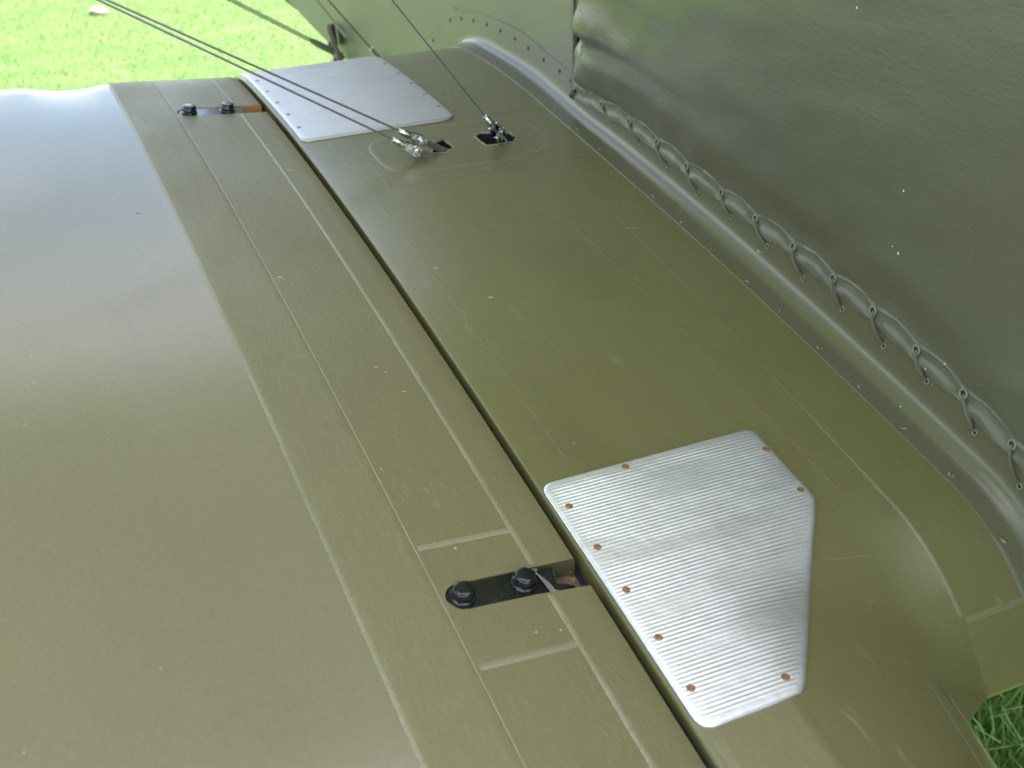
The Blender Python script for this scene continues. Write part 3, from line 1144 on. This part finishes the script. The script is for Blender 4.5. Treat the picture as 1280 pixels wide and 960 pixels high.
tang(W3(WC[0]) - dv * .006, dv, side, .05, o)
for k in (0, 1):
    a = W3(WB[0]) + Vector((0, .010 * k, .004 * k))
    o, dv = wire('bracing_wire', a, WB[1], UPZ, .0016, M_WIRE, ('lower' if k == 0 else 'upper') + ' of the twin dark wires against the lawn ahead of the wing')
    tube('wire_end', [a + dv * t for t in (0, .01, .06, .075)], 1, M_WIRE, o, 8, rad=[.004, .0045, .0045, .002])
wire('bracing_wire', W3(WD[0]), WD[1], UPZ, .0017, M_WIRE, 'dark wire crossing the pale side panel')
tube('wire_ferrule', [W3(WD[0]) + Vector(WD[1]).normalized() * t for t in (-.01, .0, .02)], .004, M_STEEL, ROOT, 8)
wire('bracing_wire', W3(WE[0]), WE[1], UPZ, .0030, M_PALEWIRE, 'pale streamlined wire above the strut fitting')
# strut fitting on the lower longeron
Vv = []
prof = [(-.425, -.0480, .0), (-.405, -.042, .012), (-.385, -.045, .020), (-.360, -.062, .020), (-.335, -.083, .018), (-.325, -.112, .016)]
for (s, z, o_) in prof:
    Vv += [V(xw(s) - .002 - o_, s, z), V(xw(s) - .010 - o_, s, z), V(xw(s) - .010 - o_, s + .012, z - .040), V(xw(s) - .002 - o_, s + .012, z - .040)]
F = []
for i in range(len(prof) - 1):
    for k in range(4):
        F.append((i * 4 + k, i * 4 + (k + 1) % 4, (i + 1) * 4 + (k + 1) % 4, (i + 1) * 4 + k))
F += [(0, 1, 2, 3), tuple(len(Vv) - 4 + k for k in range(4))]
FT = mesh('strut_fitting', Vv, F, M_FITTING, label='grey brown metal fitting at the foot of the side panel', sharp=30)
for (s, z) in ((-.372, -.072), (-.345, -.098)):
    place('rivet', RIV, V(xw(s) - .031, s, z), (-1, 0, .2), FT, 0, scale=1.6)

# ------------------------------------------------------------------ upper wing, overhead, out of the picture
secu = section(.1, 1.67)
Vv = []
XS = [-4.2, -4.0, -3, -2, -1, 0, 1, 2, 3, 4.2]
for x in XS:
    k = .75 if abs(x) > 4.1 else 1
    Vv += [V(x, (s - 1) * k + 1 - UW_S, z * k + UW_Z) for s, z in secu] if False else [V(x, (s - 1) * k + .22, z * k + 1.42) for s, z in secu]
n = len(secu)
F = []
for i in range(len(XS) - 1):
    F += [(i * n + j, i * n + (j + 1) % n, (i + 1) * n + (j + 1) % n, (i + 1) * n + j) for j in range(n)]
F += [tuple(range(n)), tuple((len(XS) - 1) * n + j for j in range(n))]
mesh('upper_wing', Vv, F, M_LINEN)

# ------------------------------------------------------------------ lawn
def lawn_mat():
    m, t, p, N, L = nodes('lawn')
    a = tex(t, 'ShaderNodeTexNoise', 2.2, (1, 2.2, 1), Detail=6, Roughness=.6)
    b = tex(t, 'ShaderNodeTexNoise', 45, (1, 1, 1), Detail=4)
    c = mixc(t, ramp(t, a.outputs[0], [(.38, (0, 0, 0)), (.66, (1, 1, 1))]).outputs[0], (.100, .215, .036), (.165, .225, .062))
    c = mixc(t, ramp(t, b.outputs[0], [(.35, (0, 0, 0)), (.7, (.6, .6, .6))]).outputs[0], c, (.10, .20, .04))
    L.new(c, p.inputs['Base Color'])
    p.inputs['Roughness'].default_value = .85
    L.new(bump(t, b.outputs[0], .8, .03), p.inputs['Normal'])
    return m
def blade_mat(name, c1, c2):
    m, t, p, N, L = nodes(name)
    a = tex(t, 'ShaderNodeTexNoise', 3, (1, 2, 1), Detail=5, Roughness=.7)
    b = tex(t, 'ShaderNodeTexNoise', 60, Detail=2)
    c = mixc(t, ramp(t, a.outputs[0], [(.38, (0, 0, 0)), (.68, (1, 1, 1))]).outputs[0], c1, c2)
    c = mixc(t, ramp(t, b.outputs[0], [(.4, (0, 0, 0)), (.7, (.5, .5, .5))]).outputs[0], c, (.30, .36, .11))
    L.new(c, p.inputs['Base Color'])
    p.inputs['Roughness'].default_value = .5
    tr = N.new('ShaderNodeBsdfTranslucent')
    L.new(c, tr.inputs[0])
    mx = N.new('ShaderNodeMixShader')
    mx.inputs[0].default_value = .35
    L.new(p.outputs[0], mx.inputs[1])
    L.new(tr.outputs[0], mx.inputs[2])
    L.new(mx.outputs[0], t.nodes['Material Output'].inputs[0])
    return m
g = mesh('lawn', [(-120, -120, 0), (120, -120, 0), (120, 120, 0), (-120, 120, 0)], [(0, 1, 2, 3)], lawn_mat(), None)
g['kind'] = 'structure'
def blades(name, x0, x1, s0, s1, n, h0, h1, wd, mat, label):
    rnd = random.Random(name)
    Vv, F = [], []
    for _ in range(n):
        x, y = rnd.uniform(x0, x1), -rnd.uniform(s0, s1)
        a = rnd.uniform(0, 6.283)
        h = rnd.uniform(h0, h1)
        l = rnd.uniform(.1, .9) * h
        dx, dy = math.cos(a), math.sin(a)
        wx, wy = -dy * wd * rnd.uniform(.6, 1.2), dx * wd
        b = len(Vv)
        Vv += [(x - wx, y - wy, -.002), (x + wx, y + wy, -.002), (x + dx * l * .3 + wx * .8, y + dy * l * .3 + wy * .8, h * .6), (x + dx * l * .3 - wx * .8, y + dy * l * .3 - wy * .8, h * .6), (x + dx * l, y + dy * l, h)]
        F += [(b, b + 1, b + 2, b + 3), (b + 3, b + 2, b + 4)]
    me = bpy.data.meshes.new(name)
    me.from_pydata(Vv, [], F)
    me.materials.append(mat)
    o = obj(name, me, None)
    o['kind'] = 'stuff'
    o['label'] = label
    o['category'] = 'grass'
    return o
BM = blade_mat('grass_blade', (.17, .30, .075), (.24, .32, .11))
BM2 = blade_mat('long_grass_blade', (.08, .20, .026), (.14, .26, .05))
blades('grass', -1.4, 2.8, -7.5, -2.4, 60000, .008, .020, .0022, BM, 'sunlit mown lawn grass beyond the leading edge')
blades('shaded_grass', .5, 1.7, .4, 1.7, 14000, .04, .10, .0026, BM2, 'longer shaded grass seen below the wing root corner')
# pale lump on the lawn
bms = bmesh.new()
bmesh.ops.create_icosphere(bms, subdivisions=3, radius=.045)
for v in bms.verts:
    v.co *= 1 + .35 * noise.noise(v.co * 25)
    v.co.z *= .45
me = bpy.data.meshes.new('stone')
bms.to_mesh(me)
bms.free()
for p in me.polygons:
    p.use_smooth = True
me.materials.append(M_STONE)
o = obj('stone', me, None)
o.location = (.32, 4.68, .012)
o['label'] = 'small pale pinkish lump lying on the sunlit lawn'
o['category'] = 'stone'
